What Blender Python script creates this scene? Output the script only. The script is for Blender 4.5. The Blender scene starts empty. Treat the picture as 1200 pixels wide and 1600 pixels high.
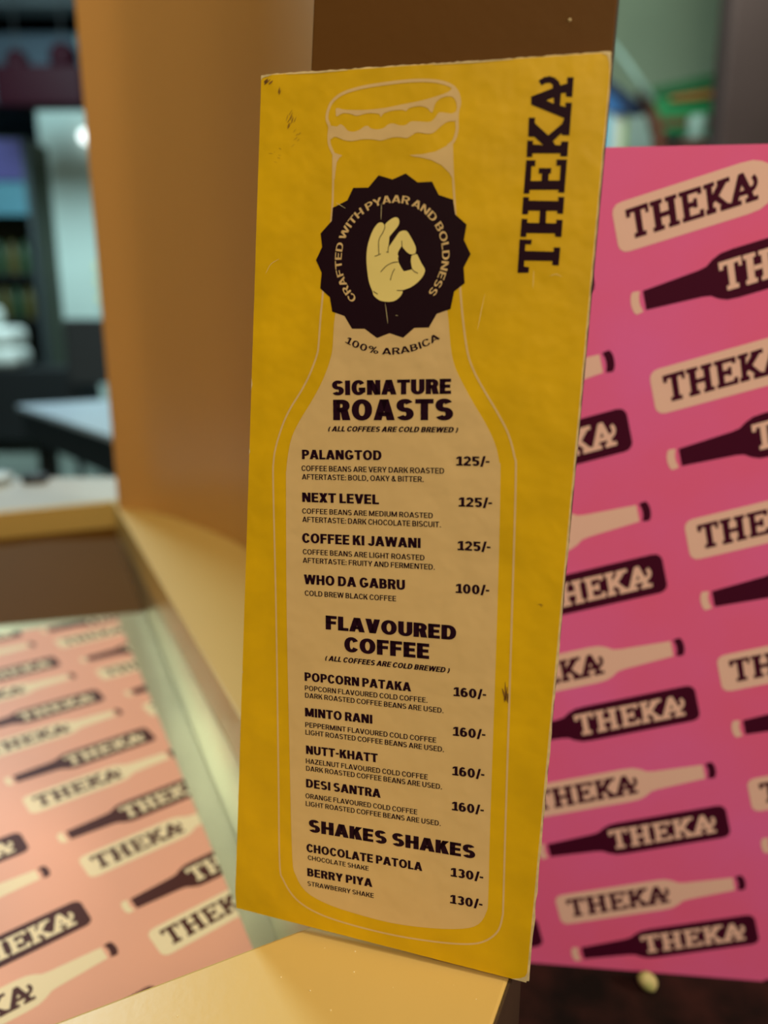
import bpy, bmesh, math, random
from mathutils import Vector, Matrix
from mathutils.geometry import tessellate_polygon
random.seed(7)
SC = bpy.context.scene
COL = SC.collection

# ---------------------------------------------------------------- camera, light, exposure
PITCH = math.radians(14.0)
cam_d = bpy.data.cameras.new('camera')
cam = bpy.data.objects.new('camera', cam_d)
COL.objects.link(cam)
cam.location = (0, 0, 1.0)
cam.rotation_euler = (math.radians(90) - PITCH, 0, 0)
cam_d.sensor_fit = 'HORIZONTAL'
cam_d.sensor_width = 36.0
cam_d.lens = 36.0
cam_d.clip_start = 0.01
cam_d.dof.use_dof = True
cam_d.dof.focus_distance = 0.244
cam_d.dof.aperture_fstop = 6.9
SC.camera = cam

world = bpy.data.worlds.new('world')
SC.world = world
world.use_nodes = True
world.node_tree.nodes['Background'].inputs[0].default_value = (0.5, 0.6, 0.6, 1)
world.node_tree.nodes['Background'].inputs[1].default_value = 0.05

def area_light(name, loc, target, size, power, color):
    l = bpy.data.lights.new(name, 'AREA')
    l.shape = 'DISK'; l.size = size; l.energy = power; l.color = color
    o = bpy.data.objects.new(name, l)
    COL.objects.link(o)
    o.location = loc
    o.rotation_euler = (Vector(target) - Vector(loc)).to_track_quat('-Z', 'Y').to_euler()
    return o

area_light('warm_lamp_light', (-0.32, 0.22, 2.40), (-0.1, 0.42, 0.8), 0.30, 8.2, (1.0, 0.80, 0.48))
area_light('warm_room_light', (0.10, -1.05, 2.10), (0.0, 0.3, 0.95), 0.6, 15.0, (1.0, 0.77, 0.46))
area_light('right_fill_light', (1.8, -0.65, 2.0), (0.15, 0.34, 0.85), 0.5, 26.0, (1.0, 0.77, 0.55))  # added fill from the right to brighten the pink board
area_light('cool_ceiling_light', (-2.3, 4.9, 3.2), (-2.6, 6.8, 1.0), 1.0, 105.0, (0.66, 0.95, 0.98))
area_light('cool_table_light', (-1.5, 2.6, 3.1), (-1.0, 1.9, 0.7), 0.6, 60.0, (0.66, 0.90, 1.0))
area_light('green_hall_light', (1.1, 3.0, 3.0), (1.4, 5.2, 2.2), 0.8, 24.0, (0.80, 1.0, 0.86))

SC.view_settings.view_transform = 'Standard'
SC.view_settings.look = 'None'
SC.view_settings.exposure = 0.0
SC.view_settings.gamma = 1.0
SC.view_settings.use_curve_mapping = False

# ---------------------------------------------------------------- materials
def srgb(r, g, b):
    f = lambda c: (c / 255 / 12.92) if c / 255 <= 0.04045 else ((c / 255 + 0.055) / 1.055) ** 2.4
    return (f(r), f(g), f(b), 1)

def mat(name, color, rough=0.5, var=0.0, vscale=8.0, bump=0.0, bscale=60.0, metal=0.0, spec=0.5, emit=0.0, dark=None, aniso=None):
    m = bpy.data.materials.new(name)
    m.use_nodes = True
    nt = m.node_tree
    p = nt.nodes['Principled BSDF']
    p.inputs['Base Color'].default_value = color
    p.inputs['Roughness'].default_value = rough
    p.inputs['Metallic'].default_value = metal
    p.inputs['Specular IOR Level'].default_value = spec
    tc = nt.nodes.new('ShaderNodeTexCoord')
    src = tc.outputs['Object']
    if aniso:
        mp = nt.nodes.new('ShaderNodeMapping')
        mp.inputs['Scale'].default_value = aniso
        nt.links.new(src, mp.inputs['Vector']); src = mp.outputs['Vector']
    if var > 0:
        n = nt.nodes.new('ShaderNodeTexNoise')
        n.inputs['Scale'].default_value = vscale
        n.inputs['Detail'].default_value = 5
        nt.links.new(src, n.inputs['Vector'])
        r = nt.nodes.new('ShaderNodeValToRGB')
        r.color_ramp.elements[0].position = 0.35
        r.color_ramp.elements[1].position = 0.68
        d = dark or tuple(c * (1 - var) for c in color[:3]) + (1,)
        r.color_ramp.elements[0].color = d
        r.color_ramp.elements[1].color = color
        nt.links.new(n.outputs['Fac'], r.inputs['Fac'])
        nt.links.new(r.outputs['Color'], p.inputs['Base Color'])
    if bump > 0:
        n2 = nt.nodes.new('ShaderNodeTexNoise')
        n2.inputs['Scale'].default_value = bscale
        n2.inputs['Detail'].default_value = 2
        nt.links.new(src, n2.inputs['Vector'])
        b = nt.nodes.new('ShaderNodeBump')
        b.inputs['Strength'].default_value = bump
        b.inputs['Distance'].default_value = 0.002
        nt.links.new(n2.outputs['Fac'], b.inputs['Height'])
        nt.links.new(b.outputs['Normal'], p.inputs['Normal'])
    if emit > 0:
        p.inputs['Emission Color'].default_value = color
        p.inputs['Emission Strength'].default_value = emit
    return m

M = {
    'yellow': mat('yellow_laminate', (0.75, 0.475, 0.002, 1), 0.40, 0.16, 40, 0.24, 90, spec=0.36),
    'tan_print': mat('tan_print', (0.70, 0.51, 0.26, 1), 0.40, 0.05, 40, 0.24, 90, spec=0.36),
    'badge': mat('dark_plum_print', (0.012, 0.002, 0.008, 1), 0.5, bump=0.04, bscale=110, spec=0.12),
    'hand': mat('pale_yellow_print', (0.82, 0.70, 0.27, 1), 0.36, 0.04, 60, 0.08, 110),
    'ink': mat('dark_plum_ink', (0.016, 0.002, 0.012, 1), 0.5, spec=0.10),
    'core': mat('pale_card_core', (0.78, 0.66, 0.40, 1), 0.7, 0.3, 300),
    'edge_dark': mat('dark_card_back', (0.06, 0.045, 0.035, 1), 0.6, 0.3, 200),
    'scuff': mat('brown_scuff', (0.22, 0.10, 0.01, 1), 0.6),
    'scratch': mat('pale_scratch', (0.85, 0.75, 0.45, 1), 0.5),
    'tan_wood': mat('tan_laminate', (0.63, 0.46, 0.155, 1), 0.36, 0.06, 5, 0.025, 300),
    'tan_panel': mat('tan_panel_laminate', (0.62, 0.345, 0.115, 1), 0.38, 0.05, 3, 0.05, 220),
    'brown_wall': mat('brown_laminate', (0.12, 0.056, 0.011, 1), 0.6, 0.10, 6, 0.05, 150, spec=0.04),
    'brown_board': mat('brown_board_laminate', (0.12, 0.052, 0.011, 1), 0.5, 0.08, 9, 0.05, 200, spec=0.10),
    'steel': mat('dull_steel', (0.47, 0.40, 0.22, 1), 0.33, 0.15, 14, 0.12, 30, metal=0.72, spec=0.3),
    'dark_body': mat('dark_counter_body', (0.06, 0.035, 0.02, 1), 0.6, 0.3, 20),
    'salmon': mat('salmon_print', (0.85, 0.43, 0.30, 1), 0.42, 0.04, 15, spec=0.2),
    'cream_a': mat('cream_print', (0.88, 0.76, 0.50, 1), 0.42, spec=0.2),
    'plum_a': mat('brown_plum_print', (0.075, 0.018, 0.010, 1), 0.45, spec=0.10),
    'pink': mat('pink_print', (0.84, 0.165, 0.54, 1), 0.40, 0.25, 9, dark=(0.86, 0.14, 0.36, 1), spec=0.15),
    'cream_b': mat('peach_cream_print', (0.88, 0.60, 0.57, 1), 0.42, spec=0.15),
    'plum_b': mat('deep_plum_print', (0.060, 0.005, 0.026, 1), 0.45, spec=0.08),
    'bench': mat('dark_mottled_bench', (0.030, 0.010, 0.009, 1), 0.85, 0.9, 38, dark=(0.003, 0.002, 0.002, 1), spec=0.2),
    'scrap': mat('pale_scrap', (0.62, 0.55, 0.30, 1), 0.6, 0.5, 180, dark=(0.35, 0.42, 0.15, 1)),
    'white_top': mat('white_glare_top', (0.75, 0.76, 0.72, 1), 0.25),  # white of the counter glare, put into the colour
    'blue_top': mat('pale_blue_table_top', (0.60, 0.70, 0.76, 1), 0.3),
    'black': mat('black_paint', (0.008, 0.008, 0.009, 1), 0.6),
    'dark_grey': mat('dark_grey_seat', (0.045, 0.045, 0.045, 1), 0.7),
    'floor': mat('grey_floor', (0.26, 0.30, 0.26, 1), 0.35, 0.3, 1.5),
    'pillar': mat('pale_green_white_paint', (0.58, 0.70, 0.66, 1), 0.6, 0.08, 2),
    'wall_blue': mat('slate_blue_wall', (0.075, 0.11, 0.15, 1), 0.8, 0.3, 1.2),
    'wall_green': mat('grey_green_wall', (0.42, 0.50, 0.37, 1), 0.7, 0.15, 1.5),
    'ceiling': mat('dark_ceiling', (0.035, 0.045, 0.05, 1), 0.8, 0.3, 1.0),
    'beam': mat('grey_ceiling_beam', (0.035, 0.045, 0.05, 1), 0.7),
    'maroon': mat('dark_maroon_gloss', (0.010, 0.0012, 0.003, 1), 0.5, spec=0.04),
    'column': mat('brown_grey_column', (0.10, 0.062, 0.060, 1), 0.7, 0.10, 3, spec=0.1),
    'green': mat('green_sign_paint', (0.025, 0.30, 0.10, 1), 0.5),
    'dgreen': mat('dark_green_sign_paint', (0.03, 0.16, 0.06, 1), 0.5),
    'orange': mat('orange_stripe', (0.62, 0.24, 0.06, 1), 0.5),
    'brown_chair': mat('red_brown_wood', (0.16, 0.035, 0.015, 1), 0.5),
    'blue': mat('blue_sign_paint', (0.02, 0.16, 0.50, 1), 0.5),
    'navy': mat('navy_sign_paint', (0.01, 0.035, 0.12, 1), 0.5),
    'sky': mat('light_blue_print', (0.25, 0.62, 0.85, 1), 0.5),
    'white': mat('white_paint', (0.80, 0.84, 0.80, 1), 0.5),
    'lime': mat('yellow_green_paint', (0.45, 0.55, 0.22, 1), 0.5),
    'purple': mat('lit_purple_header', (0.06, 0.05, 0.17, 1), 0.5, emit=0.03),
    'teal': mat('lit_teal_print', (0.06, 0.17, 0.22, 1), 0.5, emit=0.05),
    'olive': mat('dark_olive_panel', (0.035, 0.045, 0.02, 1), 0.6, 0.5, 4),
    'bulb': mat('lit_bulb', (0.9, 1.0, 0.98, 1), 0.5, emit=2.2),
    'warm_bulb': mat('warm_bulb', (0.62, 0.60, 0.25, 1), 0.5, emit=0.35),
    'tube': mat('pale_tube', (0.40, 0.55, 0.50, 1), 0.4),
    'lavender': mat('pale_lavender_paint', (0.50, 0.56, 0.66, 1), 0.5),
    
    'crate_a': mat('amber_can', (0.09, 0.08, 0.02, 1), 0.5), 'crate_b': mat('green_can', (0.03, 0.07, 0.03, 1), 0.5),
}

# ---------------------------------------------------------------- mesh helpers
def link(name, verts, faces, m, parent=None, smooth=False):
    me = bpy.data.meshes.new(name)
    me.from_pydata([tuple(v) for v in verts], [], faces)
    me.update()
    if isinstance(m, (list, tuple)):
        for x in m: me.materials.append(x)
    else:
        me.materials.append(m)
    if smooth:
        for p in me.polygons: p.use_smooth = True
    o = bpy.data.objects.new(name, me)
    COL.objects.link(o)
    if parent: o.parent = parent
    return o

def thing(name, label, cat, loc=(0, 0, 0), rotz=0.0, group=None, matrix=None):
    o = bpy.data.objects.new(name, None)
    COL.objects.link(o)
    if matrix is not None: o.matrix_world = matrix
    else:
        o.location = loc; o.rotation_euler = (0, 0, rotz)
    o.empty_display_size = 0.02
    o['label'] = label; o['category'] = cat
    if group: o['group'] = group
    return o

def tag(o, label, cat, group=None):
    o['label'] = label; o['category'] = cat
    if group: o['group'] = group
    return o

def structure(o):
    o['kind'] = 'structure'
    return o

class MB:
    def __init__(s): s.v = []; s.f = []
    def box(s, x0, x1, y0, y1, z0, z1, rot=0.0, c=None):
        b = len(s.v)
        pts = [(x, y, z) for z in (z0, z1) for x, y in ((x0, y0), (x1, y0), (x1, y1), (x0, y1))]
        s.v += [Vector(p) for p in pts]
        s.f += [[b + i for i in q] for q in ((0, 3, 2, 1), (4, 5, 6, 7), (0, 1, 5, 4), (1, 2, 6, 5), (2, 3, 7, 6), (3, 0, 4, 7))]
        return s
    def prism(s, poly, z0, z1, holes=()):
        """polygon (x, y) extruded in z, optional holes"""
        loops = [list(poly)] + [list(h) for h in holes]
        flat = [p for l in loops for p in l]
        b = len(s.v); n = len(flat)
        z0f = z0 if callable(z0) else (lambda x, y: z0)
        s.v += [Vector((p[0], p[1], z0f(*p[:2]))) for p in flat] + [Vector((p[0], p[1], z1)) for p in flat]
        tri = tessellate_polygon([[Vector((p[0], p[1], 0)) for p in l] for l in loops])
        for t in tri:
            a, c, d = t
            A, B, C_ = flat[a], flat[c], flat[d]
            up = (B[0] - A[0]) * (C_[1] - A[1]) - (B[1] - A[1]) * (C_[0] - A[0]) > 0
            t = (a, c, d) if up else (a, d, c)
            s.f.append([b + n + i for i in t]); s.f.append([b + i for i in reversed(t)])
        k = 0
        for l in loops:
            m_ = len(l)
            for i in range(m_):
                j = (i + 1) % m_
                s.f.append([b + k + i, b + k + j, b + n + k + j, b + n + k + i])
            k += m_
        return s
    def tube(s, pts, r, n=10, cap=True):
        pts = [Vector(p) for p in pts]
        b0 = len(s.v)
        rr = r if isinstance(r, (list, tuple)) else [r] * len(pts)
        ref = Vector((0.13, 0.31, 0.94)).normalized()
        for i, p in enumerate(pts):
            d = (pts[min(i + 1, len(pts) - 1)] - pts[max(i - 1, 0)]).normalized()
            u = d.cross(ref).normalized(); w = d.cross(u)
            for k in range(n):
                a = 2 * math.pi * k / n
                s.v.append(p + (u * math.cos(a) + w * math.sin(a)) * rr[i])
        for i in range(len(pts) - 1):
            for k in range(n):
                k2 = (k + 1) % n
                s.f.append([b0 + i * n + k, b0 + i * n + k2, b0 + (i + 1) * n + k2, b0 + (i + 1) * n + k])
        if cap:
            s.f.append([b0 + k for k in range(n)][::-1]); s.f.append([b0 + (len(pts) - 1) * n + k for k in range(n)])
        return s
    def lathe(s, c, prof, n=20):
        b0 = len(s.v)
        for r, z in prof:
            for k in range(n):
                a = 2 * math.pi * k / n
                s.v.append(Vector((c[0] + r * math.cos(a), c[1] + r * math.sin(a), c[2] + z)))
        for i in range(len(prof) - 1):
            for k in range(n):
                k2 = (k + 1) % n
                s.f.append([b0 + i * n + k, b0 + i * n + k2, b0 + (i + 1) * n + k2, b0 + (i + 1) * n + k])
        s.f.append([b0 + k for k in range(n)][::-1]); s.f.append([b0 + (len(prof) - 1) * n + k for k in range(n)])
        return s
    def build(s, name, m, parent=None, bevel=0.0, smooth=False, seg=2):
        o = link(name, s.v, s.f, m, parent, smooth)
        bm = bmesh.new(); bm.from_mesh(o.data)
        bmesh.ops.recalc_face_normals(bm, faces=bm.faces)
        bm.to_mesh(o.data); bm.free()
        if bevel > 0:
            b = o.modifiers.new('bevel', 'BEVEL'); b.width = bevel; b.segments = seg; b.limit_method = 'ANGLE'
        return o

def catmull(p, n=6, closed=False):
    p = [Vector((q[0], q[1], 0)) for q in p]
    out = []
    N = len(p)
    rng = range(N) if closed else range(N - 1)
    for i in rng:
        if closed: a, b, c, d = p[i - 1], p[i], p[(i + 1) % N], p[(i + 2) % N]
        else: a, b, c, d = p[max(i - 1, 0)], p[i], p[i + 1], p[min(i + 2, N - 1)]
        for k in range(n):
            t = k / n
            q = 0.5 * ((2 * b) + (c - a) * t + (2 * a - 5 * b + 4 * c - d) * t * t + (3 * b - a - 3 * c + d) * t ** 3)
            out.append((q.x, q.y))
    if not closed: out.append((p[-1].x, p[-1].y))
    return out

# flat print: a list of polygons (each a list of loops: outline then holes) laid just above a card face
class Print:
    def __init__(s): s.t = []
    def poly(s, pts, holes=()):
        loops = [list(pts)] + [list(h) for h in holes]
        flat = [p for l in loops for p in l]
        for t in tessellate_polygon([[Vector((p[0], p[1], 0)) for p in l] for l in loops]):
            s.t.append([flat[i] for i in t])
        return s
    def stroke(s, pts, w, taper=False):
        n = len(pts)
        L, R = [], []
        for i, p in enumerate(pts):
            a = pts[max(i - 1, 0)]; b = pts[min(i + 1, n - 1)]
            dx, dy = b[0] - a[0], b[1] - a[1]
            l = math.hypot(dx, dy) or 1
            ww = w / 2
            if taper: ww *= max(0.15, math.sin(math.pi * (i + 0.3) / (n - 0.4)))
            L.append((p[0] - dy / l * ww, p[1] + dx / l * ww)); R.append((p[0] + dy / l * ww, p[1] - dx / l * ww))
        for i in range(n - 1):
            s.t.append([L[i], R[i], R[i + 1]]); s.t.append([L[i], R[i + 1], L[i + 1]])
        return s
    def map(s, f):
        r = Print(); r.t = [[f(*p) for p in t] for t in s.t]
        return r
    def add(s, o): s.t += o.t; return s
    def clip_quad(s, quad_):
        """keep what lies inside a convex counter-clockwise polygon"""
        xs = [q[0] for q in quad_]; ys = [q[1] for q in quad_]
        edges = [(quad_[i], quad_[(i + 1) % len(quad_)]) for i in range(len(quad_))]
        r = Print()
        for t in s.t:
            if max(p[0] for p in t) < min(xs) or min(p[0] for p in t) > max(xs) or max(p[1] for p in t) < min(ys) or min(p[1] for p in t) > max(ys): continue
            poly = t
            for (ax, ay), (bx, by) in edges:
                side = lambda p: (bx - ax) * (p[1] - ay) - (by - ay) * (p[0] - ax)
                out = []
                for i in range(len(poly)):
                    p, q = poly[i], poly[(i + 1) % len(poly)]
                    a, b = side(p), side(q)
                    if a >= 0: out.append(p)
                    if (a >= 0) != (b >= 0):
                        k = a / (a - b); out.append((p[0] + (q[0] - p[0]) * k, p[1] + (q[1] - p[1]) * k))
                poly = out
                if not poly: break
            if len(poly) >= 3: r.t.append(poly)
        return r
    def build(s, name, m, parent, z, label=None):
        """polygons in metres on the card face, raised by z"""
        v, f = [], []
        for t in s.t:
            a = 0
            for i in range(len(t)):
                p, q = t[i], t[(i + 1) % len(t)]
                a += p[0] * q[1] - p[1] * q[0]
            if abs(a) < 1e-13: continue
            if a < 0: t = t[::-1]
            b = len(v)
            v += [(p[0], p[1], z) for p in t]; f.append(list(range(b, b + len(t))))
        o = link(name, v, f, m, parent)
        if label: o['label'] = label
        return o

# ---------------------------------------------------------------- grotesque capitals built from strokes (cap height 1)
def sup(a, rx, ry, e=2.12):
    c, s_ = math.cos(a), math.sin(a)
    return (math.copysign(abs(c) ** (2 / e), c) * rx, math.copysign(abs(s_) ** (2 / e), s_) * ry)

def arc(cx, cy, rx, ry, w, h, a0, a1, e=2.12):
    n = max(4, int(abs(a1 - a0) / 12))
    q = []
    for i in range(n):
        A = math.radians(a0 + (a1 - a0) * i / n); B = math.radians(a0 + (a1 - a0) * (i + 1) / n)
        o1, o2 = sup(A, rx, ry, e), sup(B, rx, ry, e)
        i1, i2 = sup(A, rx - w, ry - h, e), sup(B, rx - w, ry - h, e)
        q.append([(cx + o1[0], cy + o1[1]), (cx + o2[0], cy + o2[1]), (cx + i2[0], cy + i2[1]), (cx + i1[0], cy + i1[1])])
    return q

def rect(x0, y0, x1, y1): return [[(x0, y0), (x1, y0), (x1, y1), (x0, y1)]]
def quad(a0, a1, ya, b0, b1, yb): return [[(a0, ya), (a1, ya), (b1, yb), (b0, yb)]]
def bowl(x0, x1, y0, y1, w, h, xc=None):
    ry = (y1 - y0) / 2; cy = (y0 + y1) / 2
    if xc is None: xc = max(x0, x1 - max(ry * 1.0, w * 1.15))
    q = arc(xc, cy, x1 - xc, ry, w, h, -90, 90, 2.2)
    return q + rect(x0, y0, xc, y0 + h) + rect(x0, y1 - h, xc, y1)

def glyph(ch, w, h):
    k = w - 0.13                              # heavier faces are wider
    if ch == ' ': return [], 0.20 + k * 0.2
    sb = 0.060 - k * 0.18                     # side bearing
    def out(q, W, l=sb, r=sb): return [[(x + l, y) for x, y in p] for p in q], W + l + r
    if ch == 'A':
        W = 0.67 + k * 1.2
        return out(quad(0, w * 1.08, 0, W / 2 - w * .60, W / 2 + w * .48, 1) + quad(W - w * 1.08, W, 0, W / 2 - w * .48, W / 2 + w * .60, 1) + rect(W * .22, .19, W * .78, .19 + h * .88), W, .015, .015)
    if ch == 'B': 
        W = 0.54 + k * .9
        return out(rect(0, 0, w, 1) + bowl(w * .5, W, 0, .5 + h / 2, w, h) + bowl(w * .5, W - .035, .5 - h / 2, 1, w, h), W)
    if ch == 'C':
        W = 0.62 + k
        return out(arc(W / 2, .5, W / 2, .515, w, h * 1.02, 30, 330), W, .035, -.012)
    if ch == 'D':
        W = 0.60 + k
        return out(rect(0, 0, w, 1) + bowl(w * .5, W, 0, 1, w, h, W * .46), W, sb, .05)
    if ch in 'EF':
        W = 0.49 + k * .8
        q = rect(0, 0, w, 1) + rect(0, 1 - h, W, 1) + rect(0, .5 - h / 2 + .01, W - .04, .5 + h / 2 + .01)
        if ch == 'E': q += rect(0, 0, W, h)
        return out(q, W, sb, .04)
    if ch == 'G':
        W = 0.64 + k
        return out(arc(W / 2, .5, W / 2, .515, w, h * 1.02, 34, 330) + rect(W * .52, .5 - h, W, .5) + rect(W - w, .16, W, .5), W, .05, .06)
    if ch == 'H':
        W = 0.60 + k
        return out(rect(0, 0, w, 1) + rect(W - w, 0, W, 1) + rect(0, .5 - h / 2, W, .5 + h / 2), W)
    if ch == 'I': return out(rect(0, 0, w, 1), w)
    if ch == 'J':
        W = 0.46 + k
        return out(rect(W - w, .3, W, 1) + arc(W / 2, .31, W / 2, .325, w, h, -165, 0), W, .03, sb)
    if ch == 'K':
        W = 0.60 + k
        return out(rect(0, 0, w, 1) + quad(w * .6, w * .6 + .02, .26, W - w * 1.25, W, 1) + [[(w * .8, .24), (w * .8, .24 + w * 1.25), (W - w * 1.25, 1), (W - .02, 1)]] + [[(W * .34, .55), (W * .34 + w * .9, .72), (W, 0), (W - w * 1.3, 0)]], W, sb, .01)
    if ch == 'L':
        W = 0.47 + k * .7
        return out(rect(0, 0, w, 1) + rect(0, 0, W, h), W, sb, .02)
    if ch == 'M':
        W = 0.76 + k * 1.1
        return out(rect(0, 0, w, 1) + rect(W - w, 0, W, 1) + quad(W / 2 - w * .5, W / 2 + w * .5, 0.05, 0, w * 1.15, 1) + quad(W / 2 - w * .5, W / 2 + w * .5, 0.05, W - w * 1.15, W, 1), W)
    if ch == 'N':
        W = 0.61 + k
        return out(rect(0, 0, w, 1) + rect(W - w, 0, W, 1) + quad(W - w * 1.15, W, 0, 0, w * 1.15, 1), W)
    if ch == 'O':
        W = 0.68 + k
        return out(arc(W / 2, .5, W / 2, .515, w, h * 1.02, 0, 360), W, .045, .045)
    if ch == '0':
        W = 0.54 + k
        return out(arc(W / 2, .5, W / 2, .512, w, h, 0, 360), W, .05, .05)
    if ch == 'P':
        W = 0.55 + k * .9
        return out(rect(0, 0, w, 1) + bowl(w * .5, W, .42 - h * .3, 1, w, h), W, sb, .03)
    if ch == 'R':
        W = 0.57 + k * .9
        return out(rect(0, 0, w, 1) + bowl(w * .5, W - .02, .44 - h * .2, 1, w, h) + quad(W - w * 1.1, W + .01, 0, W * .40, W * .40 + w * 1.1, .5), W, sb, .02)
    if ch == 'S':
        W = 0.54 + k
        a = .5 - h / 2; b = .5 + h / 2
        return out(arc(W / 2, (1.012 + a) / 2, W / 2 - .012, (1.012 - a) / 2, w, h, 28, 270) + arc(W / 2, (b - .012) / 2, W / 2, (b + .012) / 2, w, h, 90, -152), W, .04, .04)
    if ch == 'T':
        W = 0.56 + k
        return out(rect(0, 1 - h, W, 1) + rect(W / 2 - w / 2, 0, W / 2 + w / 2, 1), W, .02, .02)
    if ch == 'U':
        W = 0.59 + k
        return out(rect(0, .34, w, 1) + rect(W - w, .34, W, 1) + arc(W / 2, .35, W / 2, .363, w, h, -180, 0), W)
    if ch == 'V':
        W = 0.64 + k
        return out(quad(W / 2 - w * .6, W / 2 + w * .48, 0, 0, w * 1.08, 1) + quad(W / 2 - w * .48, W / 2 + w * .6, 0, W - w * 1.08, W, 1), W, .012, .012)
    if ch == 'W':
        W = 0.92 + k * 1.3; q = W / 4 + w * .1
        return out(quad(q - w * .5, q + w * .5, 0, 0, w, 1) + quad(q - w * .5, q + w * .5, 0, W / 2 - w * .5, W / 2 + w * .5, 1) + quad(W - q - w * .5, W - q + w * .5, 0, W / 2 - w * .5, W / 2 + w * .5, 1) + quad(W - q - w * .5, W - q + w * .5, 0, W - w, W, 1), W, .015, .015)
    if ch == 'X':
        W = 0.62 + k
        return out(quad(0, w * 1.2, 0, W - w * 1.2, W, 1) + quad(W - w * 1.2, W, 0, 0, w * 1.2, 1), W, .015, .015)
    if ch == 'Y':
        W = 0.62 + k
        return out(rect(W / 2 - w / 2, 0, W / 2 + w / 2, .45) + quad(W / 2 - w / 2, W / 2 + w / 2, .38, 0, w * 1.12, 1) + quad(W / 2 - w / 2, W / 2 + w / 2, .38, W - w * 1.12, W, 1), W, .012, .012)
    if ch == 'Z':
        W = 0.55 + k
        return out(rect(0, 1 - h, W, 1) + rect(0, 0, W, h) + quad(0, w * 1.3, h * .9, W - w * 1.3, W, 1 - h * .9), W, .04, .04)
    if ch == '1':
        W = 0.40 + k
        return out(rect(W * .42, 0, W * .42 + w, 1) + [[(.03, .68), (.03, .68 + h * 1.1), (W * .42 + .01, 1), (W * .42 + .01, .80)]] + rect(0, 0, W + .04, h * .9), W, .04, .05)
    if ch == '2':
        W = 0.50 + k
        return out(arc(W / 2, .69, W / 2, .325, w, h, 165, -25) + [[(0, h * .9), (w * 1.25, h * .9), (W - .01, .62), (W - w * 1.02, .56)]] + rect(0, 0, W, h), W, .04, .04)
    if ch == '3':
        W = 0.50 + k
        a = .5 - h / 2; b = .5 + h / 2
        return out(arc(W / 2, (1.012 + a) / 2, W / 2 - .01, (1.012 - a) / 2, w, h, 155, -90) + arc(W / 2, (b - .012) / 2, W / 2, (b + .012) / 2, w, h, 90, -152), W, .04, .04)
    if ch == '5':
        W = 0.50 + k
        return out(rect(.03, 1 - h, W - .02, 1) + rect(.03, .47, .03 + w * .92, 1) + arc(W / 2, .32, W / 2, .332, w, h, 128, -152), W, .04, .04)
    if ch == '6':
        W = 0.53 + k
        return out(arc(W / 2, .33, W / 2, .342, w, h, 0, 360) + arc(W / 2, .5, W / 2, .512, w, h, 48, 190), W, .04, .04)
    if ch == '%':
        W = .80 + k
        r = .17 + w * .2
        return out(arc(r, .76, r, .24, w * .8, h * .8, 0, 360, 2) + arc(W - r, .24, r, .24, w * .8, h * .8, 0, 360, 2) + quad(W * .22, W * .22 + w * .8, 0, W * .78 - w * .8, W * .78, 1), W)
    if ch == '&':
        W = .62 + k
        return out(arc(W * .42, .75, W * .27, .26, w, h, 0, 360, 2.1) + arc(W * .41, .28, W * .41, .29, w, h, 60, 350, 2.1) + quad(W - w * 1.3, W + .03, 0, W * .18, W * .18 + w * 1.1, .72), W, .03, .02)
    if ch == '/': return out(quad(0, w * .85, -.08, .36 - w * .5, .36 + w * .35, 1.06), .38, .02, .02)
    if ch == '-': return out(rect(0, .36, .30, .36 + h), .30, .05, .05)
    if ch == '.': return out(rect(0, 0, w * 1.05, w * 1.05), w * 1.05, .06, .06)
    if ch == ',': return out(rect(0, 0, w * 1.05, w * 1.05) + quad(w * .25, w * .7, -.17, w * .3, w * 1.05, .02), w * 1.05, .06, .06)
    if ch == ':': return out(rect(0, 0, w * 1.05, w * 1.05) + rect(0, .52, w * 1.05, .52 + w * 1.05), w * 1.05, .05, .05)
    if ch in '()':
        q = arc(.42, .42, .42, .68, w * .85, h * .7, 130, 230, 2.0)
        W = .22 + w * .4
        if ch == ')': q = [[(W - x, y) for x, y in p] for p in q]
        return out(q, W, .03, .03)
    raise ValueError(ch)

FACES = {'H': (.300, .212), 'B': (.245, .182), 'R': (.155, .135), 'I': (.235, .185), 'C': (.155, .135)}
def text_print(txt, kind):
    w, h = FACES[kind]
    pr = Print(); x = 0
    for ch in txt:
        q, adv = glyph(ch, w, h)
        for p in q: pr.poly([(a + x, b) for a, b in p])
        x += adv
    if kind == 'I': pr = pr.map(lambda a, b: (a + b * .21, b))
    xs = [p[0] for t in pr.t for p in t]
    return pr, min(xs), max(xs)

def line_of_text(txt, x, y, length, cap, ang, kind):
    pr, a, b = text_print(txt, kind)
    sx = length / (b - a); c, s_ = math.cos(math.radians(ang)), math.sin(math.radians(ang))
    return pr.map(lambda u, v: ((x + (u - a) * sx * c - v * cap * s_) / 1000, (y + (u - a) * sx * s_ + v * cap * c) / 1000))

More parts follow.
